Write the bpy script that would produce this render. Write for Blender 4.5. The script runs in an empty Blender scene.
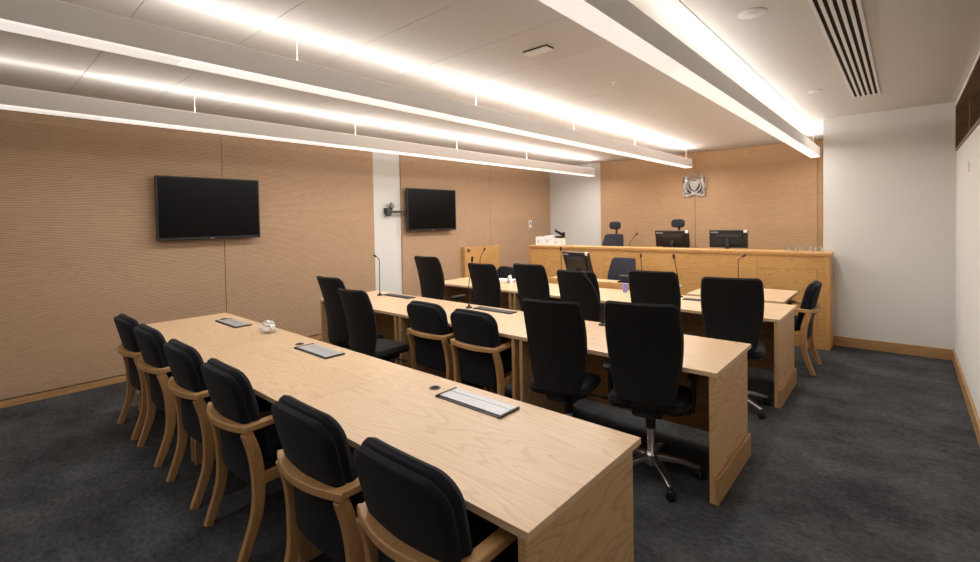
import bpy, bmesh, math, random
from mathutils import Vector, Matrix
random.seed(7)
C = bpy.context.scene.collection
PI = math.pi

# ------------------------------------------------------------------ camera
cam_d = bpy.data.cameras.new('camera'); cam = bpy.data.objects.new('camera', cam_d); C.objects.link(cam)
cam_d.sensor_width = 36; cam_d.lens = 472.36 / 980 * 36; cam_d.shift_y = -0.0496; cam_d.clip_start = 0.02
F_ = Vector((-0.66067, 0.75025, -0.02519)); R_ = Vector((0.75067, 0.66042, -0.01852)); U_ = Vector((-0.00274, 0.03114, 0.99951))
cam.matrix_world = Matrix(((R_.x, U_.x, -F_.x, 0), (R_.y, U_.y, -F_.y, 0), (R_.z, U_.z, -F_.z, 1.6), (0, 0, 0, 1)))
sc = bpy.context.scene; sc.camera = cam
sc.view_settings.view_transform = 'Standard'; sc.view_settings.look = 'None'; sc.view_settings.gamma = 1
sc.view_settings.use_curve_mapping = False
sc.view_settings.exposure = 0.0
w = bpy.data.worlds.new('world'); sc.world = w; w.use_nodes = True
w.node_tree.nodes['Background'].inputs[0].default_value = (0.9, 0.95, 1, 1); w.node_tree.nodes['Background'].inputs[1].default_value = 0.05
UP_POWER = 5.6; DOWN_POWER = 12       # watts per metre of each luminaire's upward and downward lamps
VIGNETTE_LEVELS = ((.8, .30), (2.8, .55), (4.8, .85), (99, 1.0))   # near output lowered to imitate lens vignette, not real dimming: (segment end y, level)
LIGHT_COL = (1.0, 0.962, 0.918)

# ------------------------------------------------------------------ materials
def new_mat(name):
    m = bpy.data.materials.new(name); m.use_nodes = True
    nt = m.node_tree; return m, nt, nt.nodes, nt.links, nt.nodes['Principled BSDF']
def lin(c): return tuple(((v / 255) / 12.92 if v / 255 <= 0.04045 else ((v / 255 + 0.055) / 1.055) ** 2.4) for v in c) + (1,)
def plain(name, col, rough=0.5, metal=0.0, noise=0.0, nscale=200, bump=0.0, spec=0.5, emit=0, sheen=0):
    m, nt, N, L, b = new_mat(name)
    b.inputs['Base Color'].default_value = lin(col); b.inputs['Roughness'].default_value = rough
    b.inputs['Metallic'].default_value = metal; b.inputs['Specular IOR Level'].default_value = spec
    if sheen: b.inputs['Sheen Weight'].default_value = sheen; b.inputs['Sheen Roughness'].default_value = 0.5
    if emit:
        b.inputs['Emission Color'].default_value = lin(col); b.inputs['Emission Strength'].default_value = emit
    if noise or bump:
        tc = N.new('ShaderNodeTexCoord'); n = N.new('ShaderNodeTexNoise'); n.inputs['Scale'].default_value = nscale; n.inputs['Detail'].default_value = 4
        L.new(tc.outputs['Object'], n.inputs['Vector'])
        if noise:
            mx = N.new('ShaderNodeMixRGB'); c = lin(col)
            mx.inputs[1].default_value = tuple(v * (1 - noise) for v in c[:3]) + (1,); mx.inputs[2].default_value = tuple(min(1, v * (1 + noise)) for v in c[:3]) + (1,)
            L.new(n.outputs['Fac'], mx.inputs[0]); L.new(mx.outputs[0], b.inputs['Base Color'])
        if bump:
            bp = N.new('ShaderNodeBump'); bp.inputs['Strength'].default_value = bump; bp.inputs['Distance'].default_value = 0.002
            L.new(n.outputs['Fac'], bp.inputs['Height']); L.new(bp.outputs[0], b.inputs['Normal'])
    return m
def oak(name, light, dark, axis, rings=26, rough=0.42, fibre=0.35, groove=None, stretch=(0.55, 4.2), amt=0.75):
    """veneered wood with cathedral grain running along `axis`; groove = pitch of fine horizontal grooves"""
    m, nt, N, L, b = new_mat(name)
    tc = N.new('ShaderNodeTexCoord'); oi = N.new('ShaderNodeObjectInfo')
    ad = N.new('ShaderNodeVectorMath'); ad.operation = 'ADD'
    ml = N.new('ShaderNodeVectorMath'); ml.operation = 'SCALE'; ml.inputs[0].default_value = (13.1, 7.7, 5.3)
    L.new(oi.outputs['Random'], ml.inputs['Scale']); L.new(tc.outputs['Object'], ad.inputs[0]); L.new(ml.outputs[0], ad.inputs[1])
    def mapped(a, c):
        mp = N.new('ShaderNodeMapping'); mp.inputs['Scale'].default_value = tuple(a if i == axis else c for i in range(3))
        L.new(ad.outputs[0], mp.inputs[0]); return mp
    n1 = N.new('ShaderNodeTexNoise'); n1.inputs['Scale'].default_value = 1; n1.inputs['Detail'].default_value = 2.2; n1.inputs['Roughness'].default_value = 0.42
    L.new(mapped(*stretch).outputs[0], n1.inputs['Vector'])
    mu = N.new('ShaderNodeMath'); mu.operation = 'MULTIPLY'; mu.inputs[1].default_value = rings; L.new(n1.outputs['Fac'], mu.inputs[0])
    fr = N.new('ShaderNodeMath'); fr.operation = 'FRACT'; L.new(mu.outputs[0], fr.inputs[0])
    cr = N.new('ShaderNodeValToRGB'); e = cr.color_ramp.elements
    e[0].position = 0; e[0].color = (1, 1, 1, 1); e[1].position = 1; e[1].color = (0, 0, 0, 1)
    x = e.new(0.15); x.color = (0.35, 0.35, 0.35, 1); x = e.new(0.8); x.color = (0.15, 0.15, 0.15, 1); x = e.new(0.92); x.color = (0.9, 0.9, 0.9, 1); e[-1].color = (1, 1, 1, 1)
    L.new(fr.outputs[0], cr.inputs[0])
    n2 = N.new('ShaderNodeTexNoise'); n2.inputs['Scale'].default_value = 1; n2.inputs['Detail'].default_value = 3
    L.new(mapped(9, 260).outputs[0], n2.inputs['Vector'])
    n3 = N.new('ShaderNodeTexNoise'); n3.inputs['Scale'].default_value = 1; n3.inputs['Detail'].default_value = 1
    L.new(mapped(0.5, 2.3).outputs[0], n3.inputs['Vector'])
    s1 = N.new('ShaderNodeMath'); s1.operation = 'MULTIPLY'; s1.inputs[1].default_value = amt * (1 - fibre); L.new(cr.outputs[0], s1.inputs[0])
    mr = N.new('ShaderNodeMapRange'); mr.inputs[1].default_value = 0.35; mr.inputs[2].default_value = 0.75; mr.inputs[4].default_value = fibre; L.new(n2.outputs['Fac'], mr.inputs[0])
    s2 = N.new('ShaderNodeMath'); s2.operation = 'ADD'; L.new(s1.outputs[0], s2.inputs[0]); L.new(mr.outputs[0], s2.inputs[1])
    mx = N.new('ShaderNodeMixRGB'); mx.inputs[1].default_value = lin(light); mx.inputs[2].default_value = lin(dark); L.new(s2.outputs[0], mx.inputs[0])
    hv = N.new('ShaderNodeHueSaturation'); L.new(mx.outputs[0], hv.inputs['Color'])
    m3 = N.new('ShaderNodeMapRange'); m3.inputs[3].default_value = 0.9; m3.inputs[4].default_value = 1.1; L.new(n3.outputs['Fac'], m3.inputs[0]); L.new(m3.outputs[0], hv.inputs['Value'])
    out = hv.outputs[0]
    bp = N.new('ShaderNodeBump'); bp.inputs['Strength'].default_value = 0.15; bp.inputs['Distance'].default_value = 0.001
    L.new(s2.outputs[0], bp.inputs['Height']); last = bp
    if groove:
        sp = N.new('ShaderNodeSeparateXYZ'); L.new(tc.outputs['Object'], sp.inputs[0])
        dv = N.new('ShaderNodeMath'); dv.operation = 'DIVIDE'; dv.inputs[1].default_value = groove; L.new(sp.outputs['Z'], dv.inputs[0])
        f2 = N.new('ShaderNodeMath'); f2.operation = 'FRACT'; L.new(dv.outputs[0], f2.inputs[0])
        g = N.new('ShaderNodeValToRGB'); ge = g.color_ramp.elements
        ge[0].position = 0; ge[0].color = (0, 0, 0, 1); ge[1].position = 1; ge[1].color = (0, 0, 0, 1)
        for q, v in ((0.10, 0), (0.16, 1), (0.84, 1), (0.90, 0)): x = ge.new(q); x.color = (v, v, v, 1)
        L.new(f2.outputs[0], g.inputs[0])
        m4 = N.new('ShaderNodeMixRGB'); m4.inputs[1].default_value = lin(tuple(v * 0.78 for v in dark)); L.new(g.outputs[0], m4.inputs[0]); L.new(out, m4.inputs[2]); out = m4.outputs[0]
        b2 = N.new('ShaderNodeBump'); b2.inputs['Strength'].default_value = 0.35; b2.inputs['Distance'].default_value = 0.002
        L.new(g.outputs[0], b2.inputs['Height']); L.new(bp.outputs[0], b2.inputs['Normal']); last = b2
    L.new(out, b.inputs['Base Color']); L.new(last.outputs[0], b.inputs['Normal']); b.inputs['Roughness'].default_value = rough
    return m
M = {}
OL, OD = (228, 196, 158), (186, 144, 102)
M['top'] = oak('oak_desk_top', (228, 199, 163), (196, 158, 118), 0, rings=30, rough=0.36, stretch=(0.55, 4.2), amt=0.68)
M['top_y'] = oak('oak_end_grain_y', (220, 182, 136), (172, 127, 83), 1, rings=22, stretch=(0.8, 3.8), amt=0.75)
M['side'] = oak('oak_upright_z', (214, 176, 130), (160, 116, 74), 2, rings=14, stretch=(0.6, 5))
M['bench'] = oak('oak_bench_x', (216, 168, 104), (178, 124, 66), 0, rings=20, stretch=(0.7, 4.5), amt=0.6)
M['bench_z'] = oak('oak_bench_z', (216, 168, 104), (170, 120, 64), 2, rings=14)
M['trim'] = oak('oak_trim_y', (190, 150, 102), (148, 108, 66), 1, rings=12)
M['trim_x'] = oak('oak_trim_x', (190, 150, 102), (148, 108, 66), 0, rings=12)
M['groove_l'] = oak('grooved_oak_left', (206, 173, 140), (172, 135, 103), 1, rings=26, rough=0.6, groove=0.0155, stretch=(0.5, 7), amt=0.6)
M['groove_b'] = oak('grooved_oak_back', (212, 174, 133), (176, 134, 94), 0, rings=26, rough=0.6, groove=0.0155, stretch=(0.5, 7), amt=0.6)
M['chair_wood'] = oak('chair_beech', (206, 162, 110), (164, 118, 72), 2, rings=12, rough=0.38, stretch=(2, 14), amt=0.6)
M['window_wood'] = oak('window_frame_wood', (128, 96, 66), (96, 68, 44), 1, rings=12)
M['plaster'] = plain('painted_plaster', (226, 224, 220), 0.85, noise=0.015, nscale=3, bump=0.05)
M['ceiling'] = plain('ceiling_white', (216, 212, 208), 0.7, noise=0.01, nscale=2)
M['metal_white'] = plain('white_powder_coat', (236, 233, 230), 0.5)
M['black'] = plain('black_plastic', (20, 20, 21), 0.45)
M['black_gloss'] = plain('black_screen', (6, 4, 5), 0.3, spec=0.12)
M['dark'] = plain('dark_void', (8, 8, 8), 0.9)
M['chrome'] = plain('chrome', (226, 226, 230), 0.28, metal=1)
M['steel'] = plain('brushed_steel', (150, 150, 152), 0.3, metal=1)
M['alu'] = plain('silver_lid', (188, 190, 194), 0.38, metal=0.35)
M['grey'] = plain('dark_grey_plastic', (58, 58, 60), 0.5)
M['fabric'] = plain('navy_wool', (27, 28, 35), 0.92, noise=0.3, nscale=500, bump=0.35, spec=0.15, sheen=0.06)
M['task'] = plain('black_task_fabric', (20, 19, 20), 0.8, noise=0.25, nscale=600, bump=0.25, spec=0.25, sheen=0.05)
M['mesh_grey'] = plain('slate_grey_fabric', (50, 51, 60), 0.9, noise=0.25, nscale=400, bump=0.3, spec=0.2)
M['opal'] = plain('opal_diffuser', (255, 246, 238), 0.5, emit=1.1)
M['white'] = plain('white_paper', (238, 236, 234), 0.8)
M['label'] = plain('pale_label', (150, 152, 156), 0.6)
M['print'] = plain('grey_print', (196, 200, 212), 0.8)
M['cup'] = plain('lilac_plastic', (138, 142, 214), 0.4)
M['crest'] = plain('silvered_crest', (196, 192, 188), 0.3, metal=0.9, noise=0.35, nscale=60)
m, nt, N, L, b = new_mat('clear_glass'); b.inputs['Transmission Weight'].default_value = 1; b.inputs['Roughness'].default_value = 0.02; b.inputs['Base Color'].default_value = (0.95, 0.98, 1, 1); M['glass'] = m
def carpet():
    m, nt, N, L, b = new_mat('charcoal_carpet')
    tc = N.new('ShaderNodeTexCoord')
    def ns(sc_, det, scale3=(1, 1, 1), rough=0.5):
        mp = N.new('ShaderNodeMapping'); mp.inputs['Scale'].default_value = scale3; L.new(tc.outputs['Object'], mp.inputs[0])
        n = N.new('ShaderNodeTexNoise'); n.inputs['Scale'].default_value = sc_; n.inputs['Detail'].default_value = det; n.inputs['Roughness'].default_value = rough
        L.new(mp.outputs[0], n.inputs['Vector']); return n
    a = ns(1.7, 8, (1, 1.5, 1), 0.7); c = ns(300, 2); d = ns(34, 5, (0.8, 1.2, 1), 0.75)
    r = N.new('ShaderNodeMapRange'); r.inputs[1].default_value = 0.36; r.inputs[2].default_value = 0.68; L.new(a.outputs['Fac'], r.inputs[0])
    m1 = N.new('ShaderNodeMixRGB'); m1.inputs[1].default_value = lin((62, 63, 66)); m1.inputs[2].default_value = lin((96, 98, 100)); L.new(r.outputs[0], m1.inputs[0])
    m2 = N.new('ShaderNodeMixRGB'); m2.blend_type = 'MULTIPLY'; m2.inputs[0].default_value = 0.65; L.new(m1.outputs[0], m2.inputs[1])
    r2 = N.new('ShaderNodeMapRange'); r2.inputs[1].default_value = 0.3; r2.inputs[2].default_value = 0.7; r2.inputs[3].default_value = 0.35; r2.inputs[4].default_value = 1.3; L.new(d.outputs['Fac'], r2.inputs[0])
    L.new(r2.outputs[0], m2.inputs[2])
    m3 = N.new('ShaderNodeMixRGB'); m3.blend_type = 'MULTIPLY'; m3.inputs[0].default_value = 0.7; L.new(m2.outputs[0], m3.inputs[1])
    r3 = N.new('ShaderNodeMapRange'); r3.inputs[1].default_value = 0.3; r3.inputs[2].default_value = 0.7; r3.inputs[3].default_value = 0.4; r3.inputs[4].default_value = 1.5; L.new(c.outputs['Fac'], r3.inputs[0]); L.new(r3.outputs[0], m3.inputs[2])
    L.new(m3.outputs[0], b.inputs['Base Color']); b.inputs['Roughness'].default_value = 0.95; b.inputs['Specular IOR Level'].default_value = 0.1
    bp = N.new('ShaderNodeBump'); bp.inputs['Strength'].default_value = 0.6; bp.inputs['Distance'].default_value = 0.004; L.new(c.outputs['Fac'], bp.inputs['Height']); L.new(bp.outputs[0], b.inputs['Normal'])
    return m
M['carpet'] = carpet()

# ------------------------------------------------------------------ mesh helpers
def BM(): return bmesh.new()
def box(bm, x0, x1, y0, y1, z0, z1, bev=0.0, mat=None):
    vs = [bm.verts.new((x, y, z)) for x in (x0, x1) for y in (y0, y1) for z in (z0, z1)]
    fs = [bm.faces.new([vs[i] for i in f]) for f in ((0, 1, 3, 2), (4, 6, 7, 5), (0, 4, 5, 1), (2, 3, 7, 6), (0, 2, 6, 4), (1, 5, 7, 3))]
    if mat is not None:
        for v in vs: v.co = mat @ v.co
    if bev > 0:
        es = list({e for f in fs for e in f.edges})
        bmesh.ops.bevel(bm, geom=es, offset=bev, segments=2, affect='EDGES', profile=0.5)
def rev(bm, prof, loc=(0, 0, 0), n=24, mat=None):
    """lathe: prof = [(r, z), ...]"""
    rings = []
    for r, z in prof:
        rings.append([bm.verts.new((loc[0] + r * math.cos(2 * PI * k / n), loc[1] + r * math.sin(2 * PI * k / n), loc[2] + z)) for k in range(n)] if r > 1e-6 else [bm.verts.new((loc[0], loc[1], loc[2] + z))])
    for a, c in zip(rings, rings[1:]):
        for k in range(n):
            k2 = (k + 1) % n
            if len(a) == 1 and len(c) == 1: continue
            if len(a) == 1: bm.faces.new((a[0], c[k], c[k2]))
            elif len(c) == 1: bm.faces.new((a[k], a[k2], c[0]))
            else: bm.faces.new((a[k], a[k2], c[k2], c[k]))
    for ring, flip in ((rings[0], True), (rings[-1], False)):
        if len(ring) > 1: bm.faces.new(ring[::-1] if flip else ring)
    if mat is not None:
        for ring in rings:
            for v in ring: v.co = mat @ v.co
def sweep(bm, pts, sizes, up=(0, 0, 1), nsec=4, rnd=0.25):
    """sweep a (rounded) rectangular section; sizes = (side, up) full widths per point. nsec>4 -> ellipse"""
    pts = [Vector(p) for p in pts]; up = Vector(up)
    if not isinstance(sizes, list): sizes = [sizes] * len(pts)
    rings = []
    for i, p in enumerate(pts):
        if i == 0: t = pts[1] - pts[0]
        elif i == len(pts) - 1: t = pts[-1] - pts[-2]
        else: t = (pts[i] - pts[i - 1]).normalized() + (pts[i + 1] - pts[i]).normalized()
        t.normalize(); s = t.cross(up)
        if s.length < 1e-4: s = t.cross(Vector((0, 1, 0)))
        s.normalize(); u = s.cross(t); a, c = sizes[i][0] / 2, sizes[i][1] / 2
        if nsec == 4:
            r = min(a, c) * rnd
            sec = [(a - r, -c), (a, -c + r), (a, c - r), (a - r, c), (-a + r, c), (-a, c - r), (-a, -c + r), (-a + r, -c)]
        else: sec = [(a * math.cos(2 * PI * k / nsec), c * math.sin(2 * PI * k / nsec)) for k in range(nsec)]
        rings.append([bm.verts.new(p + s * x + u * y) for x, y in sec])
    n = len(rings[0])
    for a, c in zip(rings, rings[1:]):
        for k in range(n): bm.faces.new((a[k], a[(k + 1) % n], c[(k + 1) % n], c[k]))
    bm.faces.new(rings[0][::-1]); bm.faces.new(rings[-1])
def smoothpath(ctrl, n=6):
    P = [Vector(c) for c in ctrl]; out = []
    for i in range(len(P) - 1):
        p0, p1, p2, p3 = P[max(i - 1, 0)], P[i], P[i + 1], P[min(i + 2, len(P) - 1)]
        for k in range(n):
            t = k / n
            out.append(0.5 * ((2 * p1) + (p2 - p0) * t + (2 * p0 - 5 * p1 + 4 * p2 - p3) * t * t + (3 * p1 - p0 - 3 * p2 + p3) * t ** 3))
    out.append(P[-1]); return out
def lerp_sizes(s0, s1, n): return [(s0[0] + (s1[0] - s0[0]) * i / (n - 1), s0[1] + (s1[1] - s0[1]) * i / (n - 1)) for i in range(n)]
def pad(bm, w, h, T, R, r, fx, n=20, m=20):
    """cushion: rounded rectangle w x h, corner radius R, thickness T with rounded rim r; fx maps (x, z, y) to a point"""
    def co(i, n, half):
        t = 2 * i / n - 1; return half * math.sin(PI / 2 * t) * 0.55 + half * t * 0.45
    front, back = {}, {}
    for i in range(n + 1):
        for j in range(m + 1):
            x, z = co(i, n, w / 2), co(j, m, h / 2)
            ix = max(-(w / 2 - R), min(w / 2 - R, x)); iz = max(-(h / 2 - R), min(h / 2 - R, z)); dx, dz = x - ix, z - iz
            d = math.hypot(dx, dz)
            if d > 1e-9 and abs(dx) > 1e-9 and abs(dz) > 1e-9: s = max(abs(dx), abs(dz)) / d; dx *= s; dz *= s
            x, z = ix + dx, iz + dz
            qx, qz = abs(x) - (w / 2 - R), abs(z) - (h / 2 - R)
            sd = -(math.hypot(max(qx, 0), max(qz, 0)) + min(max(qx, qz), 0) - R)
            q = max(0, min(sd / r, 1)); f = math.sqrt(max(0, 1 - (1 - q) ** 2))
            edge = i in (0, n) or j in (0, m)
            front[i, j] = bm.verts.new(fx(x, z, T / 2 * f))
            back[i, j] = front[i, j] if edge else bm.verts.new(fx(x, z, -T / 2 * f))
    for i in range(n):
        for j in range(m):
            for D, rv in ((front, 0), (back, 1)):
                q = [D[i, j], D[i + 1, j], D[i + 1, j + 1], D[i, j + 1]]
                if rv: q.reverse()
                try: bm.faces.new(q)
                except ValueError: pass
def prism(bm, outline, y0, y1, fx=None):
    """outline in (x, z) extruded y0..y1"""
    fx = fx or (lambda x, y, z: (x, y, z))
    a = [bm.verts.new(fx(x, y0, z)) for x, z in outline]; c = [bm.verts.new(fx(x, y1, z)) for x, z in outline]
    bm.faces.new(a); bm.faces.new(c[::-1]); n = len(a)
    for k in range(n): bm.faces.new((a[k], c[k], c[(k + 1) % n], a[(k + 1) % n]))
def ball(bm, c, r, sz=(1, 1, 1)):
    n = 8; prof = [(r * math.sin(PI * k / n), -r * math.cos(PI * k / n)) for k in range(n + 1)]
    prof[0] = (0, -r); prof[-1] = (0, r)
    rev(bm, prof, n=14, mat=Matrix.Translation(c) @ Matrix.Diagonal((*sz, 1)))
def obj(name, bm, mat, parent=None, smooth=False):
    bmesh.ops.recalc_face_normals(bm, faces=bm.faces)
    me = bpy.data.meshes.new(name); bm.to_mesh(me); bm.free(); me.materials.append(M[mat] if isinstance(mat, str) else mat)
    if smooth:
        me.polygons.foreach_set('use_smooth', [True] * len(me.polygons)); 
        try: me.set_sharp_from_angle(angle=math.radians(38))
        except Exception: pass
    o = bpy.data.objects.new(name, me); C.objects.link(o)
    if parent: o.parent = parent
    return o
def tag(o, label, cat, group=None):
    o['label'] = label; o['category'] = cat
    if group: o['group'] = group
    return o
def thing(name, label, cat, loc=(0, 0, 0), rz=0, group=None):
    o = bpy.data.objects.new(name, None); C.objects.link(o); o.empty_display_size = 0.1
    o.location = loc; o.rotation_euler = (0, 0, rz); return tag(o, label, cat, group)
def struct(name, bm, mat, parent=None):
    o = obj(name, bm, mat, parent)
    if not parent: o['kind'] = 'structure'
    return o
def dup(root, label=None, loc=None, rz=None, group=None):
    def cp(o, par):
        c = o.copy(); C.objects.link(c)
        if par: c.parent = par
        for ch in [k for k in kids.get(o.name, [])]: cp(ch, c)
        return c
    kids = {}
    for k in C.objects:
        if k.parent: kids.setdefault(k.parent.name, []).append(k)
    c = cp(root, None)
    if loc is not None: c.location = loc
    if rz is not None: c.rotation_euler = (0, 0, rz)
    if label: c['label'] = label
    if group: c['group'] = group
    return c

# ------------------------------------------------------------------ room shell
XL, XR, YF, YB, YW, H = -6.10, 0.40, -1.8, 8.98, 7.07, 2.77
XA = -0.76                                     # right side of the judges' alcove
b_ = BM(); box(b_, XL - .2, XR + .6, YF - .2, YB + .2, -.1, 0); floor = struct('floor', b_, 'carpet')
b_ = BM(); box(b_, -5.0, XA - .002, 7.02, YB - .002, 0.002, 0.30); struct('raised_platform', b_, 'carpet', floor)
b_ = BM(); box(b_, XL - .2, XL, YF - .2, YB + .2, 0, 3.0); wl = struct('wall_left', b_, 'plaster')
b_ = BM(); box(b_, XL, XA + .15, YB, YB + .2, 0, 3.0); wb = struct('wall_back', b_, 'plaster')
b_ = BM(); box(b_, XA, XR + .3, YW, YB, 0, 2.98); struct('wall_right_alcove', b_, 'plaster')
b_ = BM(); box(b_, XL, XR + .3, YF - .2, YF, 0, 2.98); struct('wall_front', b_, 'plaster')
# right wall with the clerestory opening y 2.0 .. 6.97, z 2.25 .. 2.70
b_ = BM()
box(b_, XR, XR + .25, YF, YW, 0, 2.235); box(b_, XR, XR + .25, YF, YW, 2.71, 2.98)
box(b_, XR, XR + .25, 6.985, YW, 2.235, 2.71); box(b_, XR, XR + .25, YF, 1.985, 2.235, 2.71)
struct('wall_right', b_, 'plaster')
# grooved panels on the left wall, z 0.075 up to the ceiling
def panels_y(y0, y1):
    q = BM(); box(q, XL + .0005, -6.07, y0 + .003, y1 - .003, 0.078, H - .004, .0015); struct('grooved_panel', q, 'groove_l', wl)
for y0, y1 in ((-1.79, -.25), (-.25, 2.12), (2.12, 4.235), (4.755, 6.91), (6.91, 8.975)): panels_y(y0, y1)
for x0, x1 in ((-4.79, -2.885), (-2.885, -1.035)):
    q = BM(); box(q, x0 + .003, x1 - .003, YB - .03, YB - .0005, .30, H - .004, .0015); struct('grooved_panel', q, 'groove_b', wb)
q = BM(); box(q, -1.033, -.97, YB - .045, YB - .0005, .30, H - .004, .003); struct('edge_trim', q, 'trim_x', wb)
# baseboards
for y0, y1 in ((YF + .001, 4.235), (4.755, YB - .001)):
    q = BM(); box(q, XL + .0005, -6.066, y0, y1, 0.001, .064, .003); struct('baseboard_left', q, 'trim')
q = BM(); box(q, XL + .0005, -6.085, 4.237, 4.753, 0.001, .1, .003); struct('baseboard_pillar', q, 'trim')
q = BM(); box(q, -.655, XR - .021, YW - .02, YW - .0005, .001, .118, .004); struct('baseboard_back', q, 'trim_x')
q = BM(); box(q, XR - .02, XR - .0005, YF + .001, YW - .0005, .001, .118, .004); struct('baseboard_right', q, 'trim')
# ceiling: metal planks with open joints over the seating, plasterboard along the right
q = BM(); box(q, XL - .2, XR + .6, YF - .2, YB + .2, H + .03, H + .1); ceil = struct('ceiling', q, 'dark')
y = .69 - .565 * 5
ys = []
while y < YB: ys.append(y); y += .565
edges = [YF] + [v for v in ys if v > YF + .1] + [YB]
for a, c in zip(edges, edges[1:]):
    q = BM(); box(q, XL + .001, -.925, a + .0015, c - .0015, H, H + .028, .001); struct('ceiling_plank', q, 'ceiling', ceil)
q = BM(); box(q, -.919, XR + .25, YF, YB, H, H + .028, .001); struct('plasterboard', q, 'ceiling', ceil)

# clerestory window
win = bpy.data.objects.new('window_1', None); C.objects.link(win); win['kind'] = 'structure'
q = BM()
box(q, XR - .012, XR + .16, 1.99, 6.98, 2.237, 2.262, .002); box(q, XR - .012, XR + .16, 1.99, 6.98, 2.69, 2.708, .002)
box(q, XR - .012, XR + .16, 6.955, 6.983, 2.237, 2.708, .002); box(q, XR - .012, XR + .16, 1.987, 2.015, 2.237, 2.708, .002)
obj('window_frame', q, 'window_wood', win)
for ym in (3.2, 4.4, 5.6, 6.55):
    q = BM(); box(q, XR + .06, XR + .12, ym - .025, ym + .025, 2.263, 2.689, .002); obj('mullion', q, 'window_wood', win)
for a, c in ((2.016, 3.174), (3.226, 4.374), (4.426, 5.574), (5.626, 6.524), (6.576, 6.954)):
    q = BM(); box(q, XR + .085, XR + .093, a, c, 2.263, 2.689); obj('glass_pane', q, 'glass', win)
q = BM(); box(q, XR + .26, XR + .3, YF, YW, 2.0, 2.98); struct('wall_corridor', q, 'plaster')

# ------------------------------------------------------------------ suspended linear luminaires
def opal(level):
    k = 'opal_%d' % round(level * 100)
    if k not in M: M[k] = plain('opal_diffuser_%d' % round(level * 100), (255, 248, 242), 0.5, emit=1.0 * level)
    return k
def luminaire(xc, ye, label, gain=1.0):
    y0 = -.9; t = thing('linear_pendant_light', label, 'pendant light', (xc, 0, 0), group='suspended linear lights')
    q = BM(); box(q, -.058, .058, y0, ye, 2.4545, 2.585, .002); obj('housing', q, 'metal_white', t)
    a = y0
    for end, lev in VIGNETTE_LEVELS:
        lev *= gain
        c = min(end, ye)
        q = BM(); box(q, -.057, .057, a + .001, c - .001, 2.440, 2.454, .004); obj('lower_diffuser', q, opal(.55 + .45 * lev), t)
        q = BM(); box(q, -.048, .048, a + .001, c - .001, 2.5855, 2.589, .001); obj('upper_diffuser', q, opal(lev), t)
        for nm, z, rx, pw, xo in (('down', 2.437, 0, DOWN_POWER, 0), ('up', 2.596, PI - 1.22, UP_POWER / 2, .046), ('up', 2.596, PI + 1.22, UP_POWER / 2, -.046)):
            l = bpy.data.lights.new('lamp_' + nm, 'AREA'); l.shape = 'RECTANGLE'; l.size = .1 if nm == 'down' else .03; l.size_y = c - a; l.energy = pw * lev * (c - a); l.color = LIGHT_COL
            o = bpy.data.objects.new('lamp_' + nm, l); C.objects.link(o); o.location = (xo, (a + c) / 2, z + (.012 if xo else 0)); o.rotation_euler = (0, rx, 0); o.parent = t
        a = c
    for y in (-.2, 1.44, 3.06, 4.68, 6.3, ye - .06):
        q = BM(); sweep(q, [(-.02, y, 2.5895), (-.02, y, H - .0005)], (.005, .005), nsec=8); sweep(q, [(-.02, y, H - .006), (-.02, y, H - .0005)], (.03, .03), nsec=12); obj('suspension_rod', q, 'metal_white', t)
luminaire(-4.69, 8.45, 'long white suspended light bar nearest the left wall with the televisions')
luminaire(-2.81, 8.40, 'long white suspended light bar in the middle, pointing at the silver crest')
luminaire(-1.005, 8.45, 'long white suspended light bar on the right, beside the slotted air grille', .55)

# ------------------------------------------------------------------ ceiling fittings
t = thing('air_grille', 'white linear ceiling grille with five long black slots', 'air vent', (-.295, 0, H))
q = BM(); box(q, -.10, .10, 2.2, 5.98, -.0045, -.0005); obj('black_plenum', q, 'dark', t)
q = BM()
for k in range(6): xx = -.098 + k * .0392; box(q, xx - .0095, xx + .0095, 2.2, 5.98, -.012, -.005, .001)
box(q, -.107, .107, 5.975, 5.995, -.012, -.0005, .001); box(q, -.107, .107, 2.185, 2.205, -.012, -.0005, .001)
obj('blade_frame', q, 'metal_white', t)
for x, y, r, lab in ((-.67, 3.087, .075, 'round white ceiling disc left of the near end of the air slots'), (-.65, 5.44, .06, 'small round white ceiling disc near the far end of the air slots')):
    t = thing('ceiling_speaker', lab, 'ceiling disc', (x, y, H))
    q = BM(); rev(q, [(0, -.009), (r * .8, -.009), (r, -.004), (r, -.0005)], n=32); obj('grille', q, 'metal_white', t, True)
    q = BM(); rev(q, [(r * .3, -.012), (r * .34, -.0095)], n=24); obj('centre_cap', q, 'metal_white', t, True)
t = thing('emergency_light_hatch', 'small rectangular ceiling hatch with a dark gap along its edge', 'ceiling fitting', (-1.905, 2.70, H))
q = BM(); box(q, -.1, .1, -.045, .045, -.004, -.0005); obj('gasket', q, 'dark', t)
q = BM(); box(q, -.108, .09, -.037, .053, -.013, -.0045, .002, ); obj('cover', q, 'metal_white', t)
t = thing('sprinkler_head', 'tiny round sprinkler on the ceiling between middle and right light bars', 'sprinkler', (-1.886, 3.79, H))
q = BM(); rev(q, [(0, -.03), (.012, -.03), (.012, -.026), (.004, -.024), (.004, -.008), (.022, -.006), (.024, -.0005)], n=18); obj('rosette', q, 'metal_white', t, True)

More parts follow.
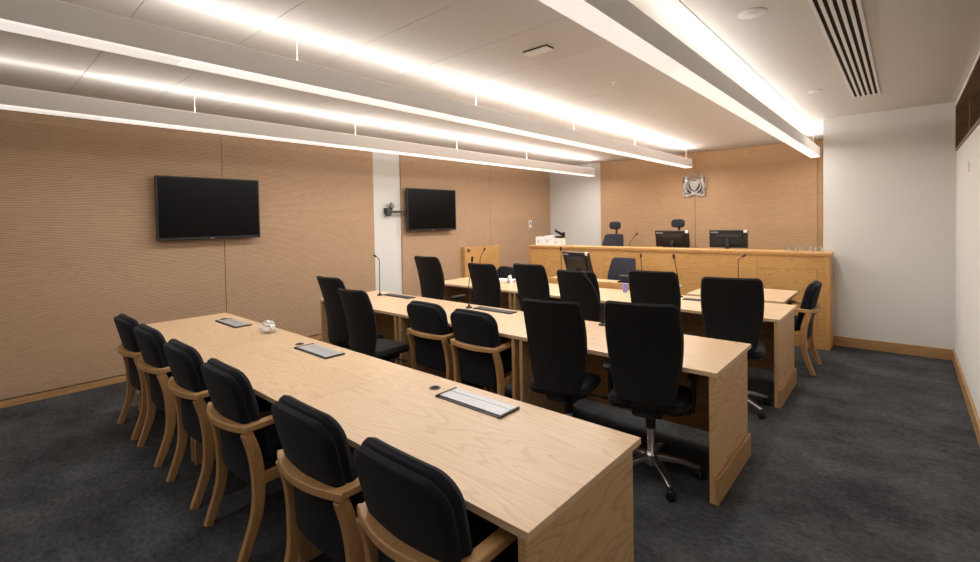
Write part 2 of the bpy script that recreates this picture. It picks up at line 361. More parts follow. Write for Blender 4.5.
# ------------------------------------------------------------------ desks
def desk(x0, x1, y0, y1, label, group, left_end=False, right_end=False):
    xc, yc = (x0 + x1) / 2, (y0 + y1) / 2; hw, hd = (x1 - x0) / 2 - .0004, (y1 - y0) / 2
    t = thing('oak_desk', label, 'desk', (xc, yc, 0), group=group)
    q = BM(); box(q, -hw, hw, -hd, hd, .714, .74, .0012); obj('worktop', q, 'top', t)
    for s, e in ((-1, left_end), (1, right_end)):
        ins = .014 if e else .022
        xa = s * (hw - ins); xb = s * (hw - ins - .028)
        q = BM(); box(q, min(xa, xb), max(xa, xb), -hd + .006, hd - .045, .001, .7135, .0015); obj('side_panel', q, 'top_y' if e else 'side', t)
        if e:
            xs = (s * (hw - ins) + s * .0005, s * (hw - ins + .019))
            q = BM(); box(q, min(xs), max(xs), -hd + .001, hd - .04, .001, .148, .003); obj('plinth_board', q, 'trim', t)
    q = BM(); box(q, -hw + .052, hw - .052, hd - .085, hd - .062, .10, .7135, .0015); obj('modesty_panel', q, 'trim_x', t)
    return t
XS = [-5.03, -3.60, -2.17, -.775]
pos = ['by the left wall', 'in the middle', 'at the aisle end']
for k in range(3):
    desk(XS[k], XS[k + 1], 1.016, 1.752, 'pale oak desk %s of the nearest row' % pos[k], 'nearest row of oak desks', k == 0, k == 2)
for k in range(3):
    desk(XS[k], XS[k + 1], 2.735, 3.512, 'pale oak desk %s of the second row from camera' % pos[k], 'second row of oak desks', k == 0, k == 2)
for k in range(3):
    desk(XS[k], XS[k + 1], 4.465, 5.275, 'pale oak desk %s of the third row, before the clerk desk' % pos[k], 'third row of oak desks', k == 0, k == 2)

# flip-up cable units and grommets
def unit(x0, x1, y0, y1, label, lid='alu'):
    t = thing('cable_hatch', label, 'desk power unit', ((x0 + x1) / 2, (y0 + y1) / 2, .7403), group='power units let into the desks'); hw, hd = (x1 - x0) / 2, (y1 - y0) / 2
    q = BM(); box(q, -hw, hw, -hd, hd, 0, .004, .001); obj('frame', q, 'black', t)
    q = BM(); box(q, -hw + .012, hw - .012, -hd + .016, hd - .05, .0042, .009, .0015); box(q, -hw + .012, hw - .012, hd - .047, hd - .004, .0042, .009, .0015); obj('lid', q, lid, t)
    q = BM(); box(q, -hw, -hw + .011, -hd - .004, hd, .0042, .011, .002); obj('end_cap', q, 'grey', t)
    q = BM(); box(q, hw - .011, hw, -hd - .004, hd, .0042, .011, .002); obj('end_cap', q, 'grey', t)
def grommet(x, y, label):
    t = thing('cable_grommet', label, 'cable grommet', (x, y, .7403), group='cable grommets')
    q = BM(); rev(q, [(.030, 0), (.030, .002), (.026, .004), (.020, .003), (.019, .001)], n=28); obj('rim', q, 'grey', t, True)
    q = BM(); rev(q, [(0, .0012), (.0185, .0014), (.0185, .0004)], n=24); obj('cap', q, 'dark', t, True)
unit(-4.64, -4.20, 1.525, 1.665, 'silver cable hatch at left wall end of nearest desks, beyond tissues')
unit(-3.17, -2.755, 1.53, 1.67, 'silver cable hatch in middle of nearest desks, right of tissues')
unit(-1.73, -1.315, 1.537, 1.677, 'large silver cable hatch nearest the camera on the front desk')
grommet(-4.70, 1.618, 'dark round grommet beside the leftmost cable hatch of nearest desks')
grommet(-3.255, 1.612, 'dark round grommet beside the middle cable hatch of nearest desks')
grommet(-1.824, 1.618, 'dark round grommet left of the hatch nearest the camera')
unit(-4.64, -4.17, 3.33, 3.44, 'dark cable hatch on second row below the left bent microphone', 'grey')
unit(-3.17, -2.71, 3.33, 3.44, 'dark cable hatch on second row behind the two oak armchairs', 'grey')
unit(-1.75, -1.30, 3.33, 3.44, 'dark cable hatch on second row hidden behind tallest black chair', 'grey')
unit(-1.74, -1.30, 4.98, 5.08, 'dark cable hatch on third row beside the thin leaning microphone', 'grey')

# ------------------------------------------------------------------ judges' bench
t = thing('judges_bench', 'long golden oak raised bench across the far end of the courtroom', 'bench', (0, 6.73, 0))
x0, x1 = -5.02, -.66
for a, c in ((x0 + .05, -3.57), (-3.57, -2.42), (-2.42, -1.42), (-1.42, x1 - .05)):
    q = BM(); box(q, a + .0015, c - .0015, .012, .036, .13, 1.10, .001); obj('front_panel', q, 'bench', t)
q = BM(); box(q, x0 + .05, x1 - .05, .004, .034, .002, .128, .003); obj('skirting', q, 'bench', t)
for a, c in ((x0, x0 + .049), (x1 - .049, x1)):
    q = BM(); box(q, a, c, .0, .325, .002, 1.118, .003); obj('end_panel', q, 'bench_z', t)
q = BM(); box(q, x0 + .05, x1 - .05, -.004, .05, 1.101, 1.118, .002); obj('moulding', q, 'bench', t)
q = BM(); box(q, x0 - .012, x1 + .012, -.012, .285, 1.1185, 1.15, .004); obj('ledge', q, 'bench', t)
q = BM(); box(q, x0 + .05, -.80, .05, .95, 1.0, 1.03, .002); obj('worktop', q, 'bench', t)
for xx in (-4.9, -3.4, -2.0, -.88):
    q = BM(); box(q, xx - .015, xx + .015, .30, .9, .302, .999, .001); obj('support', q, 'bench_z', t)
q = BM(); box(q, -1.325, -.79, .0065, .0118, .20, .935, .001); dr = obj('access_door', q, 'bench', t)
for r in ((-1.333, -1.3265, .2, .943), (-.7885, -.782, .2, .943)):
    q = BM(); box(q, r[0], r[1], .0075, .0118, r[2], r[3]); obj('shadow_gap', q, 'trim_x', dr)
q = BM(); box(q, -1.333, -.782, .0075, .0118, .9365, .943); obj('shadow_gap', q, 'trim_x', dr)
q = BM(); rev(q, [(0, .006), (.009, .006), (.011, 0)], n=16, mat=Matrix.Translation((-1.28, .0065, .86)) @ Matrix.Rotation(PI / 2, 4, 'X')); obj('lock', q, 'steel', dr, True)

# clerk's desk with a low upstand, and the small side table
t = thing('clerk_desk', 'oak clerk desk with raised front edge, between third row and the bench', 'desk', (0, 0, 0))
a, c = -3.95, -2.10
q = BM(); box(q, a, c, 5.44, 6.05, .714, .74, .002); obj('worktop', q, 'top', t)
q = BM(); box(q, a - .01, c + .01, 5.405, 5.438, .001, .80, .003); obj('front_screen', q, 'bench', t)
for s in (a + .03, c - .06):
    q = BM(); box(q, s, s + .03, 5.44, 6.0, .001, .7135, .0015); obj('side_panel', q, 'side', t)
t = thing('side_table', 'small pale table with black legs beside the armchair before the bench', 'table', (0, 0, 0))
q = BM(); box(q, -1.85, -.905, 5.415, 6.285, .71, .74, .0025); obj('table_top', q, 'top', t)
for xx in (-1.80, -.985):
    for yy in (5.46, 6.22):
        q = BM(); box(q, xx - .02, xx + .02, yy - .02, yy + .02, .001, .7095, .003); obj('leg', q, 'black', t)
q = BM(); box(q, -1.78, -1.0, 5.452, 5.468, .62, .709, .001); box(q, -1.78, -1.0, 6.212, 6.228, .62, .709, .001); obj('apron', q, 'black', t)

# witness screen by the left wall
t = thing('wall_screen', 'low golden oak panel standing against left wall behind the desks', 'panel', (-6.069, 6.10, 0))
q = BM(); box(q, 0.002, .08, 0.0, .05, .002, 1.125, .003); obj('post', q, 'bench_z', t)
q = BM(); box(q, 0.055, .078, .051, .97, .002, 1.12, .003); box(q, .002, .0545, .92, .97, .002, 1.12); obj('panel', q, 'bench', t)
q = BM(); rev(q, [(0, .02), (.03, .018), (.034, 0)], n=22, mat=Matrix.Translation((.0785, .10, 1.06)) @ Matrix.Rotation(PI / 2, 4, 'Y')); obj('round_lock', q, 'steel', t, True)

# ------------------------------------------------------------------ wooden armchair (faces +y; rear feet at y=-.30)
def make_armchair(label, group):
    t = thing('oak_armchair', label, 'chair', group=group)
    for s in (-1, 1):
        ctl = [(s * .226, -.268, .614), (s * .228, -.235, .50), (s * .232, -.222, .36), (s * .228, -.235, .2), (s * .222, -.305, .001)]
        pts = smoothpath(ctl, 6); n = len(pts)
        q = BM(); sweep(q, pts, [(.034 , .05 + .012 * math.sin(PI * i / (n - 1)) - .012 * i / n) for i in range(n)], up=(0, 1, 0)); obj('rear_leg', q, 'chair_wood', t, True)
        ctl = [(s * .245, .205, .636), (s * .245, .20, .5), (s * .24, .205, .3), (s * .235, .225, .001)]
        pts = smoothpath(ctl, 5); n = len(pts)
        q = BM(); sweep(q, pts, lerp_sizes((.034, .046), (.032, .034), n), up=(0, 1, 0)); obj('front_leg', q, 'chair_wood', t, True)
        q = BM(); sweep(q, [(s * .236, -.20, .375), (s * .24, .19, .385)], (.024, .055)); obj('side_rail', q, 'chair_wood', t)
        ctl = [(s * .224, -.262, .634), (s * .230, -.14, .642), (s * .235, .04, .652), (s * .232, .25, .655)]
        pts = smoothpath(ctl, 5); n = len(pts)
        q = BM(); sweep(q, pts, [(.042 + .010 * math.sin(PI * i / (n - 1)), .03) for i in range(n)]); obj('armrest', q, 'chair_wood', t, True)
    pts = [Vector((x, -.258 - .056 * (1 - (x / .242) ** 2), .632)) for x in [(-.242 + .484 * k / 16) for k in range(17)]]
    q = BM(); sweep(q, pts, [(.044, .034)] * 17); obj('back_rail', q, 'chair_wood', t, True)
    q = BM(); sweep(q, [(-.235, .2, .37), (.235, .2, .37)], (.024, .05)); obj('front_rail', q, 'chair_wood', t)
    # seat
    def fs(x, z, y): return (x * (1 + .06 * (z / .22)), z + .02, .455 + y + .01 * math.cos(x * 6))
    q = BM(); pad(q, .44, .45, .10, .06, .045, fs, 14, 14); obj('seat_cushion', q, 'fabric', t, True)
    # back: rear shell and thicker front cushion, leaning back, wrapping round
    def lean(z): return -.220 - .100 * (z - .5) / .41
    def wid(z): return 1 - .10 * max(0, (.80 - z)) / .3
    def fb(off, zc):
        def f(x, z, y):
            zz = z + zc; return (x * wid(zz), lean(zz) + off + .5 * x * x + y, zz + .014 * (1 - (x / .23) ** 2) * max(0, z) / .2)
        return f
    q = BM(); pad(q, .445, .42, .052, .08, .024, fb(-.012, .676), 30, 30); obj('back_shell', q, 'fabric', t, True)
    q = BM(); pad(q, .455, .435, .058, .085, .03, fb(.022, .684), 30, 30); obj('back_cushion', q, 'fabric', t, True)
    q = BM(); pad(q, .41, .30, .045, .05, .02, lambda x, z, y: (x, -.232 - .1 * (z + .47 - .45) * .4 + .4 * x * x + y, z + .47), 12, 12); obj('lower_back', q, 'fabric', t, True)
    return t
G1 = 'oak armchairs along the nearest desks'
arm0 = make_armchair('dark oak framed armchair furthest left in the nearest row, beside grooved wall', G1)
arm0.location = (-4.58, 1.155, 0)
for x, y, rz, lab in ((-3.96, 1.155, 0, 'dark oak framed armchair second from the left wall in the nearest row'),
                      (-3.24, 1.155, 0, 'dark oak framed armchair third from the left wall in the nearest row'),
                      (-2.57, 1.155, 0, 'dark oak framed armchair fourth from left wall, before gap in nearest row'),
                      (-1.735, 1.15, 0, 'dark oak framed armchair second nearest the camera at the front desk'),
                      (-1.14, 1.15, 0, 'dark oak framed armchair nearest the camera, at the bottom edge')):
    dup(arm0, lab, (x, y, 0), rz)
G2 = 'oak armchairs at the second row'
dup(arm0, 'oak armchair with curved back rail, left of the pair at second row', (-3.10, 2.935, 0), 0, G2)
dup(arm0, 'oak armchair with curved back rail, right of the pair at second row', (-2.51, 2.90, 0), 0, G2)
c = dup(arm0, 'oak armchair seen in profile in front of the bench, beside white wall', (-.99, 5.83, 0), PI / 2); del c['group']
c = dup(arm0, 'dark rounded armchair behind the papers at left of the third row', (-4.96, 5.70, 0), PI * .93); del c['group']; c.scale.z = .92

# ------------------------------------------------------------------ task chair (faces +y, origin at gas column)
def make_task(label, group, arms, head=False, mat='task', wide=(.425, .445, .33), rows='task_chair', top=1.12, hh=.60):
    t = thing(rows, label, 'office chair', group=group)
    q = BM(); rev(q, [(0, .07), (.045, .07), (.05, .085), (.045, .125), (.03, .14), (.024, .15), (.024, .30), (0, .30)], n=20)
    for k in range(5):
        a = 2 * PI * k / 5
        d = Vector((math.cos(a), math.sin(a), 0))
        pts = smoothpath([d * .03 + Vector((0, 0, .115)), d * .15 + Vector((0, 0, .105)), d * .28 + Vector((0, 0, .07))], 5)
        sweep(q, pts, lerp_sizes((.05, .035), (.026, .018), len(pts)))
    base = obj('star_base', q, 'chrome', t, True)
    for k in range(5):
        a = 2 * PI * k / 5; d = Vector((math.cos(a), math.sin(a), 0)) * .28
        q = BM()
        for s in (-1, 1):
            rev(q, [(0, -.009), (.022, -.009), (.026, -.004), (.026, .006), (.020, .009), (0, .009)], n=18, mat=Matrix.Translation(d + Vector((0, 0, .027))) @ Matrix.Rotation(a + .9, 4, 'Z') @ Matrix.Translation((0, s * .014, 0)) @ Matrix.Rotation(PI / 2, 4, 'X'))
        ball(q, d + Vector((0, 0, .045)), .02, (1, 1, .7)); rev(q, [(.006, .03), (.006, .075)], loc=d, n=8)
        obj('caster', q, 'black', t, True)
    q = BM(); rev(q, [(.02, .15), (.02, .29), (.03, .295), (.03, .43)], n=18); obj('gas_column', q, 'black', t, True)
    q = BM(); box(q, -.09, .09, -.14, .14, .405, .462, .012); sweep(q, [(.08, .05, .42), (.22, .06, .415)], (.012, .012), nsec=8); sweep(q, [(.20, .06, .415), (.25, .062, .41)], (.03, .012)); obj('mechanism', q, 'black', t, True)
    q = BM(); pad(q, .47, .43, .075, .09, .035, lambda x, z, y: (x, z + .005, .495 + y - .02 * max(0, z - .12) / .1), 16, 16); obj('seat', q, mat, t, True)
    def yb(z): u = max(0, (z - .52) / .60); return -.245 + .035 * math.sin(PI * min(u, 1) * 1.0) - .085 * u ** 1.6
    zc = top - hh / 2
    def f(x, z, y):
        u = (z + hh / 2) / hh
        ww = wide[2] * (1 - u) * (1 - 2 * u) + wide[1] * 4 * u * (1 - u) + wide[0] * u * (2 * u - 1)
        return (x * ww / .46, yb(z + zc - top + 1.12) + 0.75 * x * x + y, z + zc)
    q = BM(); pad(q, .46, hh, .045, .042, .02, f, 20, 24); bk = obj('backrest', q, mat, t, True)
    q = BM(); pts = smoothpath([(0, -.212, .70), (0, -.225, .60), (0, -.235, .50), (0, -.17, .43), (0, -.05, .425)], 5); sweep(q, pts, lerp_sizes((.15, .02), (.12, .024), len(pts)), up=(0, 1, 0), rnd=.4); obj('spine', q, 'black', t, True)
    if head:
        q = BM(); sweep(q, [(0, -.36, top - .08), (0, -.385, top + .04), (0, -.375, top + .12)], (.04, .018), up=(0, 1, 0)); obj('headrest_stem', q, 'black', t)
        q = BM(); pad(q, .235, .145, .055, .06, .026, lambda x, z, y: (x, -.345 + 1.6 * x * x + y, z + top + .16), 14, 12); obj('headrest', q, mat, t, True)
    if arms:
        for s in (-1, 1):
            q = BM(); pts = smoothpath([(s * .10, .0, .43), (s * .21, .0, .425), (s * .246, .0, .47), (s * .248, .0, .655)], 5); sweep(q, pts, (.022, .05), up=(0, 1, 0), rnd=.4)
            pad(q, .055, .24, .028, .025, .012, lambda x, z, y: (s * .248 + x, z + .01, .668 + y), 8, 12); obj('armrest', q, 'black', t, True)
    return t
G3 = 'black high-back task chairs at the desks'
base_a = make_task('x', G3, True); base_n = make_task('x', G3, False)
def backsit(src, xb, yb, rz_deg, ztop, label, sx=1.0, ba=-31):
    r = math.radians(rz_deg); c = dup(src, label, (xb - .33 * math.sin(r), yb + .33 * math.cos(r), 0), r, G3)
    for ch in C.objects:
        if ch.parent == c:
            k = ch.name.split('.')[0]
            if k == 'seat' and sx < .93: ch.scale.x = .87; ch.location.x = -.025
            if k == 'backrest': ch.location.z = ztop - 1.12; ch.scale.x = sx
            if k in ('star_base', 'caster'): ch.rotation_euler.z = math.radians(ba) - r
    return c
# second row
backsit(base_n, -3.94, 2.20, 0, 1.12, 'black high-back task chair furthest left at the second row, by the wall', .92, -5)
backsit(base_n, -3.42, 2.11, 4, 1.06, 'lower black task chair left of the two armchairs at second row', .82, 2)
backsit(base_n, -1.645, 2.39, 11, 1.105, 'black high-back task chair right of the armchairs at second row', .91, -15)
backsit(base_a, -1.115, 2.51, 13, 1.125, 'largest black task chair, with chrome base, at aisle end of second row', .97, -45)
# third row
backsit(base_a, -4.40, 3.76, 0, 1.18, 'black task chair with armrest below the far television, third row')
backsit(base_n, -3.61, 3.89, 0, 1.12, 'black task chair in front of the wall panel, second of third row', .95, -18)
backsit(base_n, -2.975, 3.93, 0, 1.14, 'black task chair below the white boxes, third of third row', .93)
backsit(base_n, -2.375, 3.88, 2, 1.11, 'black task chair in front of the clerk screen, fourth of third row', .97, -10)
backsit(base_n, -1.655, 3.96, 5, 1.14, 'black task chair right of the lilac cup, fifth of third row', .98)
backsit(base_n, -1.02, 3.98, 12, 1.12, 'black task chair at the aisle end of the third row')
for src in (base_a, base_n):
    for ch in [k for k in C.objects if k.parent == src]: bpy.data.objects.remove(ch)
    bpy.data.objects.remove(src)
# judges and clerk
jc = make_task('dark grey chair with headrest behind the bench, left of the two', 'judge chairs with headrests', True, True, 'mesh_grey', (.36, .44, .44), 'judge_chair', 1.0, .48)
jc.location = (-4.13, 7.95, .302); jc.rotation_euler.z = PI
c = dup(jc, 'dark chair with headrest behind the left bench monitor', (-2.955, 7.95, .33), PI)
cl = make_task('slate grey low-back chair facing the court behind the clerk desk', 'x', False, False, 'mesh_grey', (.36, .43, .46), 'clerk_chair', 1.02, .46)
del cl['group']; cl.location = (-3.09, 6.17, 0); cl.rotation_euler.z = PI

# ------------------------------------------------------------------ microphones
def mic(name_label, base, pts, big=True, group='gooseneck microphones'):
    bx, by, bz = base
    t = thing('gooseneck_microphone', name_label, 'microphone', base, group=group)
    q = BM(); rev(q, [(0, 0), (.032, 0), (.034, .006), (.028, .014), (.012, .018), (.010, .035), (0, .035)], n=22); obj('base', q, 'black', t, True)
    P = [Vector(p) - Vector(base) for p in pts]; path = smoothpath([Vector((0, 0, .03))] + P, 8)
    q = BM(); sweep(q, path, (.009, .009), nsec=8, up=(0.3, .95, .1)); obj('gooseneck', q, 'black', t, True)
    d = (P[-1] - P[-2]).normalized(); q = BM(); e = P[-1]
    sweep(q, [e - d * .005, e + d * .008, e + d * .045, e + d * .052], [(.010, .010), (.024, .024), (.024, .024), (.012, .012)], nsec=12, up=(0.3, .95, .1)); obj('capsule', q, 'black', t, True)
mic('gooseneck microphone bent at its top in front of the white pillar', (-4.655, 3.30, .7403), [(-4.655, 3.30, .95), (-4.65, 3.30, 1.14), (-4.67, 3.30, 1.18), (-4.71, 3.30, 1.195)])
mic('gooseneck microphone on second row behind the oak armchairs', (-3.235, 3.34, .7403), [(-3.235, 3.34, .95), (-3.20, 3.345, 1.12), (-3.188, 3.345, 1.2)])
mic('gooseneck microphone leaning past the tallest chair on second row', (-1.83, 3.43, .7403), [(-1.84, 3.42, .90), (-1.90, 3.41, 1.05), (-1.96, 3.40, 1.13)])
mic('gooseneck microphone on third row in front of the oak wall panel', (-4.67, 5.10, .7403), [(-4.69, 5.10, .9), (-4.69, 5.1, 1.05), (-4.62, 5.1, 1.16)])
mic('tall gooseneck microphone left of the tilted clerk monitor', (-3.27, 5.07, .7403), [(-3.268, 5.07, .95), (-3.272, 5.07, 1.1), (-3.275, 5.07, 1.2)])
mic('thin leaning microphone on third row beside the aisle-end chair', (-1.82, 5.13, .7403), [(-1.83, 5.13, .9), (-1.855, 5.13, 1.05), (-1.875, 5.13, 1.15)])
mic('gooseneck microphone on the clerk desk before the slate chair', (-2.44, 5.62, .7403), [(-2.44, 5.61, .9), (-2.45, 5.6, 1.02), (-2.455, 5.6, 1.105)])
mic('right-angled microphone on the small side table', (-1.385, 5.7, .7403), [(-1.385, 5.7, .95), (-1.385, 5.7, 1.10), (-1.375, 5.7, 1.125), (-1.345, 5.7, 1.148)])
mic('gooseneck microphone on the bench beside the left judge chair', (-3.36, 7.2, 1.0305), [(-3.35, 7.2, 1.12), (-3.32, 7.2, 1.23), (-3.24, 7.2, 1.32)])

# ------------------------------------------------------------------ monitors
def monitor(label, loc, rz, w=.50, h=.30, tilt=0, grp='black computer monitors'):
    t = thing('computer_monitor', label, 'monitor', loc, rz, group=grp)
    T = Matrix.Translation((0, 0, .12)) @ Matrix.Rotation(tilt, 4, 'X')      # screen faces +y, back faces -y
    q = BM(); box(q, -w / 2, w / 2, -.018, .018, 0, h, .006, T); box(q, -w / 2 + .06, w / 2 - .06, -.035, -.0185, .04, h - .05, .008, T); obj('casing', q, 'black', t)
    q = BM(); box(q, -w / 2 + .015, w / 2 - .015, .0185, .0195, .02, h - .015, 0, T); obj('screen', q, 'black_gloss', t)
    q = BM(); box(q, -w / 2 + .02, -w / 2 + .12, -.0205, -.0185, h - .04, h - .022, 0, T); obj('badge', q, 'label', t)
    q = BM(); box(q, w / 2 - .05, w / 2 - .004, -.0205, .012, h - .034, h + .004, 0.002, T); obj('sticker', q, 'white', t)
    q = BM(); box(q, -w / 2 + .1, w / 2 - .1, -.0375, -.0352, h - .09, h - .07, 0, T); obj('vent_strip', q, 'grey', t)
    q = BM(); sweep(q, [(0, -.05, .012), (0, -.055, .15), (0, -.04, .25)], (.05, .025), up=(0, 1, 0)); obj('stand', q, 'black', t)
    q = BM(); rev(q, [(0, 0), (.11, 0), (.115, .006), (.03, .014), (0, .014)], loc=(0, -.03, 0), n=28); obj('foot', q, 'black', t, True)
    return t
monitor('black monitor on bench in front of a judge headrest', (-2.68, 7.28, 1.0305), .05, w=.50, h=.25, tilt=.22)
monitor('black monitor on bench right of the silver crest', (-1.895, 7.28, 1.0305), 0, w=.50, h=.25)
monitor('black monitor tilted on the clerk desk before the oak bench', (-3.44, 5.80, .7403), -.25, w=.50, h=.29, tilt=.3)

# ------------------------------------------------------------------ televisions
def tv(label, y0, y1, z0, z1, arm):
    t = thing('wall_television', label, 'television', (-6.07, (y0 + y1) / 2, (z0 + z1) / 2), group='wall televisions'); hw, hh = (y1 - y0) / 2, (z1 - z0) / 2
    q = BM(); box(q, .075, .118, -hw, hw, -hh, hh, .004); obj('casing', q, 'black', t)
    q = BM(); box(q, .1185, .1195, -hw + .016, hw - .016, -hh + .03, hh - .016); obj('screen', q, 'black_gloss', t)
    q = BM(); sweep(q, [(.1186, -.018, -hh + .012), (.1216, -.018, -hh + .012)], (.008, .008)); box(q, .1186, .1205, -.02, .02, -hh + .008, -hh + .016); obj('maker_badge', q, 'label', t)
    q = BM(); box(q, .03, .0745, -.2, .2, -.12, .12, .004); obj('mount_plate', q, 'grey', t)
    if not arm:
        q = BM(); box(q, .001, .0295, -.12, .12, -.1, .1, .003); obj('wall_bracket', q, 'grey', t)
    else:
        q = BM(); box(q, -.0145, .012, -.90, -.76, -.06, .03, .004)
        box(q, .012, .06, -.89, -.81, -.10, .01, .008)
        sweep(q, [(.05, -.84, -.03), (.085, -.62, -.035), (.06, -.45, -.03), (.055, -.19, 0)], (.028, .035)); obj('swing_arm', q, 'grey', t)
        q = BM(); box(q, .0, .05, -.80, -.74, .03, .085, .006); sweep(q, [(.03, -.77, .0), (.03, -.77, .03)], (.02, .02), nsec=8)
        ball(q, (.04, -.79, .09), .03); obj('sensor_head', q, 'steel', t, True)
tv('large black television on the grooved wall, nearer the camera', 1.425, 2.49, 1.447, 2.144, False)
tv('black television on a swing arm beyond the white pillar', 4.785, 5.862, 1.449, 2.144, True)

# ------------------------------------------------------------------ wall plates
def plate(name, label, loc, rz, w, h, dark=True):
    t = thing(name, label, 'wall switch', loc, rz)
    q = BM(); box(q, -w / 2, w / 2, -.009, -.0005, -h / 2, h / 2, .003); obj('plate', q, 'metal_white', t)
    q = BM(); box(q, -w * .18, w * .18, -.013, -.0095, -h * .1, h * .25, .002); obj('button', q, 'grey' if dark else 'metal_white', t)
plate('wall_control', 'small white control plate with dark button on far left grooved wall', (-6.07, 8.2, 1.508), PI / 2, .1, .16)
plate('light_switch', 'white switch plate high on right wall below the clerestory', (XR, 5.69, 1.98), -PI / 2, .09, .09, False)

# ------------------------------------------------------------------ silver crest on the back wall
def crest():
    t = thing('royal_crest', 'silvery carved coat of arms hanging on the back wall panelling', 'coat of arms', (-2.885, YB - .031, 2.19))
    def f(x, y, z): return (x, y, z)
    q = BM(); prism(q, [(-.075, .06), (.075, .06), (.078, 0), (.06, -.06), (.03, -.10), (0, -.12), (-.03, -.10), (-.06, -.06), (-.078, 0)], -.05, -.012)
    box(q, -.07, .07, -.056, -.0505, -.012, -.004); box(q, -.004, .004, -.056, -.0505, -.10, .055)
    for sx, sz in ((-1, 1), (1, -1), (1, 1), (-1, -1)): ball(q, (sx * .035, -.052, sz * .028 - .008), .018, (1, .5, .8))
    obj('shield', q, 'crest', t, True)
    q = BM(); n = 40; pts = [Vector((.112 * math.cos(2 * PI * k / n), -.035, -.025 + .118 * math.sin(2 * PI * k / n))) for k in range(n + 1)]
    sweep(q, pts, (.024, .022), up=(0, 1, 0)); obj('garter', q, 'crest', t, True)
    q = BM(); rev(q, [(.055, 0), (.06, .012), (.055, .022)], loc=(0, -.04, .10), n=20, mat=None)
    for k in range(5):
        a = -.05 + k * .025; sweep(q, smoothpath([(a, -.045, .12), (a * 1.25, -.05, .15), (a * .6, -.045, .178), (0, -.045, .185)], 4), (.008, .008), nsec=6, up=(0, 1, 0)); ball(q, (a * 1.1, -.06, .128), .008)
    ball(q, (0, -.045, .196), .012); box(q, -.003, .003, -.048, -.042, .205, .23); box(q, -.01, .01, -.048, -.042, .214, .22); obj('crown', q, 'crest', t, True)
    for s in (-1, 1):   # rearing supporters
        q = BM()
        body = smoothpath([(s * .15, -.035, -.13), (s * .165, -.04, -.06), (s * .15, -.045, .0), (s * .135, -.05, .05), (s * .15, -.05, .10)], 5)
        sweep(q, body, [(.055 + .018 * math.sin(PI * i / (len(body) - 1)), .05) for i in range(len(body))], nsec=10, up=(0, 1, 0))
        ball(q, (s * .145, -.055, .125), .034, (1, .8, 1)); ball(q, (s * .118, -.06, .115), .018, (1.3, .8, .8))
        for a, c in (((s * .14, -.05, .05), (s * .095, -.06, .075)), ((s * .14, -.05, .02), (s * .09, -.06, .015)), ((s * .15, -.045, -.11), (s * .10, -.05, -.16)), ((s * .165, -.045, -.11), (s * .175, -.05, -.17))):
            m_ = ((a[0] + c[0]) / 2 + s * .01, a[1], (a[2] + c[2]) / 2 - .01); p = smoothpath([a, m_, c], 4); sweep(q, p, lerp_sizes((.028, .028), (.018, .018), len(p)), nsec=8, up=(0, 1, 0)); ball(q, c, .013)
        p = smoothpath([(s * .17, -.035, -.1), (s * .205, -.035, -.06), (s * .195, -.035, .0), (s * .212, -.035, .05)], 5); sweep(q, p, (.012, .012), nsec=6, up=(0, 1, 0)); ball(q, p[-1], .018)
        if s > 0: sweep(q, [(s * .15, -.06, .15), (s * .135, -.065, .215)], [(.012, .012), (.003, .003)], nsec=6, up=(0, 1, 0))
        else:
            for k in range(7): ball(q, (s * .16 + .035 * math.cos(k), -.045, .11 + .035 * math.sin(k)), .016)
        obj('supporter', q, 'crest', t, True)
    q = BM(); p = [Vector((-.19 + .38 * k / 24, -.03 - .01 * math.sin(k * .8), -.185 + .018 * math.cos(PI * (k / 24 - .5) * 3))) for k in range(25)]
    sweep(q, p, (.012, .045), up=(0, 0, 1)); obj('scroll', q, 'crest', t, True)
    q = BM(); box(q, -.13, .13, -.012, -.001, -.17, .09, .004); obj('backing', q, 'grey', t)
crest()

# ------------------------------------------------------------------ small things
def carton(label, x, w, h, d=.13, y=6.86, name='tissue_carton'):
    t = thing(name, label, 'box', (x, y, 1.1505), group='white cartons on the bench')
    q = BM(); box(q, -w / 2, w / 2, -d / 2, d / 2, 0, h, .003); obj('carton', q, 'white', t)
    q = BM(); box(q, -w * .3, -w * .05, -d / 2 - .001, -d / 2 - .0002, h * .25, h * .6); box(q, w * .1, w * .16, -d / 2 - .001, -d / 2 - .0002, h * .3, h * .7); obj('printed_mark', q, 'print', t)
    q = BM(); box(q, -w * .35, w * .35, -.02, .02, h + .0002, h + .004, .001); obj('opening', q, 'print', t)
carton('white carton furthest left on the bench ledge', -4.82, .185, .145)
carton('white carton in the middle of three on bench ledge', -4.635, .175, .165)
carton('white carton on bench ledge under the black device', -4.46, .165, .125)
t = thing('desk_phone', 'small black device propped on top of the white cartons', 'device', (-4.44, 6.86, 1.2805))
q = BM(); box(q, -.085, .075, -.05, .05, 0, .03, .008); obj('base', q, 'black', t)
q = BM(); box(q, -.085, .07, -.055, .055, -.026, .026, .012, Matrix.Translation((.0, 0, .095)) @ Matrix.Rotation(.45, 4, 'Y')); obj('display', q, 'black', t)
q = BM(); sweep(q, [(.05, 0, .02), (.072, 0, .06), (.05, 0, .085)], (.05, .03), up=(0, 1, 0)); obj('hinge', q, 'black', t)
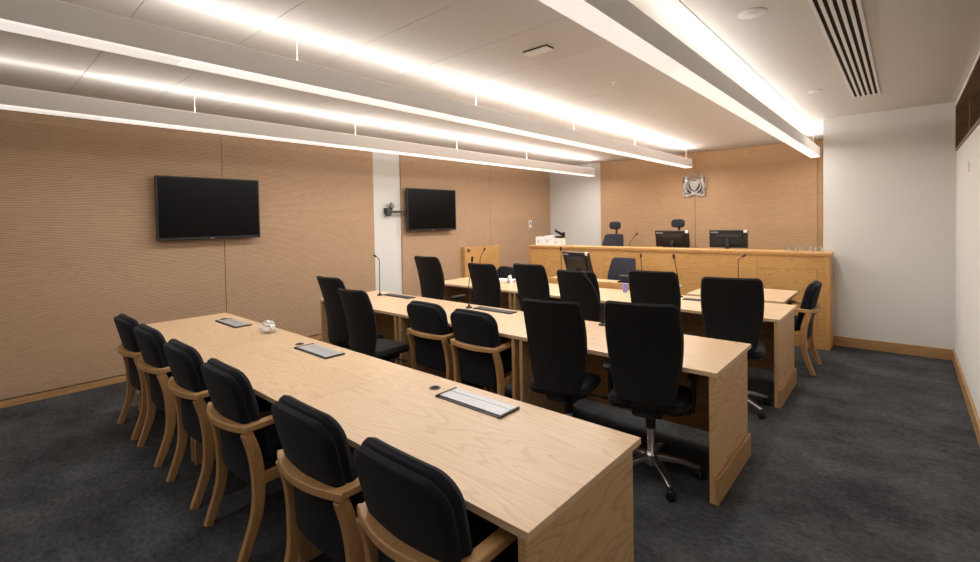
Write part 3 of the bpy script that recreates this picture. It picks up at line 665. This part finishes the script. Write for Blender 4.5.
# drinking glasses, upside down
q = BM(); rev(q, [(.034, 0), (.029, .086), (.004, .088), (.004, .080), (.0265, .079), (.031, 0)], n=28)
g0 = obj('drinking_glass', q, 'glass', None, True)
gl = ['leftmost upturned glass on right end of the bench ledge', 'second upturned glass from left on bench ledge', 'third upturned glass from left on bench ledge', 'third upturned glass from right on bench ledge', 'second upturned glass from right on bench ledge', 'upturned glass nearest the white wall on bench ledge']
for k in range(6):
    g = g0 if k == 0 else g0.copy()
    if k: C.objects.link(g)
    g.location = (-1.10 + k * .063 + (.02 if k > 2 else 0), 6.86 + (.02 if k % 2 else -.02), 1.1505); g.scale = (.8, .8, .75); tag(g, gl[k], 'glass', 'upturned glasses on the bench')
# lilac cup, phone box, papers, tissues
t = thing('plastic_cup', 'lilac plastic cup standing on the third row desk', 'cup', (-2.44, 5.12, .7403))
q = BM(); rev(q, [(0, 0), (.024, 0), (.034, .098), (.036, .1), (.033, .1), (.022, .004), (0, .004)], n=26); obj('body', q, 'cup', t, True)
q = BM(); rev(q, [(.0345, .095), (.0375, .098), (.0365, .102), (.034, .1)], n=26); obj('rim', q, 'cup', t, True)
t = thing('desk_telephone', 'black telephone on the clerk desk behind the lilac cup', 'telephone', (-2.62, 5.56, .7403))
q = BM(); prism(q, [(-.09, 0), (.11, 0), (.11, .10), (.06, .12), (-.09, .07)], -.09, .09); obj('body', q, 'black', t)
q = BM(); box(q, -.07, .12, -.085, -.035, .125, .15, .01); obj('handset', q, 'grey', t)
t = thing('paper_pile', 'loose white papers on third row in front of the rounded armchair', 'papers', (-4.30, 5.13, .7403))
for k in range(4):
    q = BM(); box(q, -.15, .15, -.1, .1, .002 + k * .006, .005 + k * .006, 0, Matrix.Rotation((k - 1.5) * .13, 4, 'Z') @ Matrix.Translation((k * .02, 0, 0))); obj('sheet', q, 'white', t)
t = thing('standing_card', 'white card standing upright on third row left of a task chair', 'card', (-4.06, 5.0, .7403), .3)
q = BM(); prism(q, [(-.03, 0), (-.026, 0), (.0, .10), (.026, 0), (.03, 0), (.002, .108), (-.002, .108)], -.05, .05); obj('folded_card', q, 'white', t)
t = thing('tissue_pack', 'crumpled white tissue pack lying on the nearest desks', 'tissues', (-3.83, 1.64, .7403), .2)
def crumple(bm, c, r, sz, seed, amp=.35):
    rr = random.Random(seed); d = bmesh.ops.create_icosphere(bm, subdivisions=3, radius=r)
    dirs = [(Vector((rr.uniform(-1, 1), rr.uniform(-1, 1), rr.uniform(-1, 1))).normalized(), rr.uniform(3, 9), rr.uniform(0, 6)) for _ in range(6)]
    for v in d['verts']:
        n = v.co.normalized(); k = 1 + amp * sum(math.sin(n.dot(a) * f + p) for a, f, p in dirs) / 4
        v.co = Vector((n.x * sz[0], n.y * sz[1], n.z * sz[2])) * r * k + Vector(c)
        v.co.z = max(v.co.z, 0)
q = BM(); crumple(q, (0, 0, .022), .055, (1.5, .9, .55), 3, .22); obj('wrapper', q, 'white', t, True)
q = BM(); crumple(q, (.0, .0, .065), .032, (1.3, .9, .9), 9, .6); crumple(q, (.065, -.01, .045), .026, (1, 1, .7), 11, .6); obj('tissue', q, 'white', t, False)
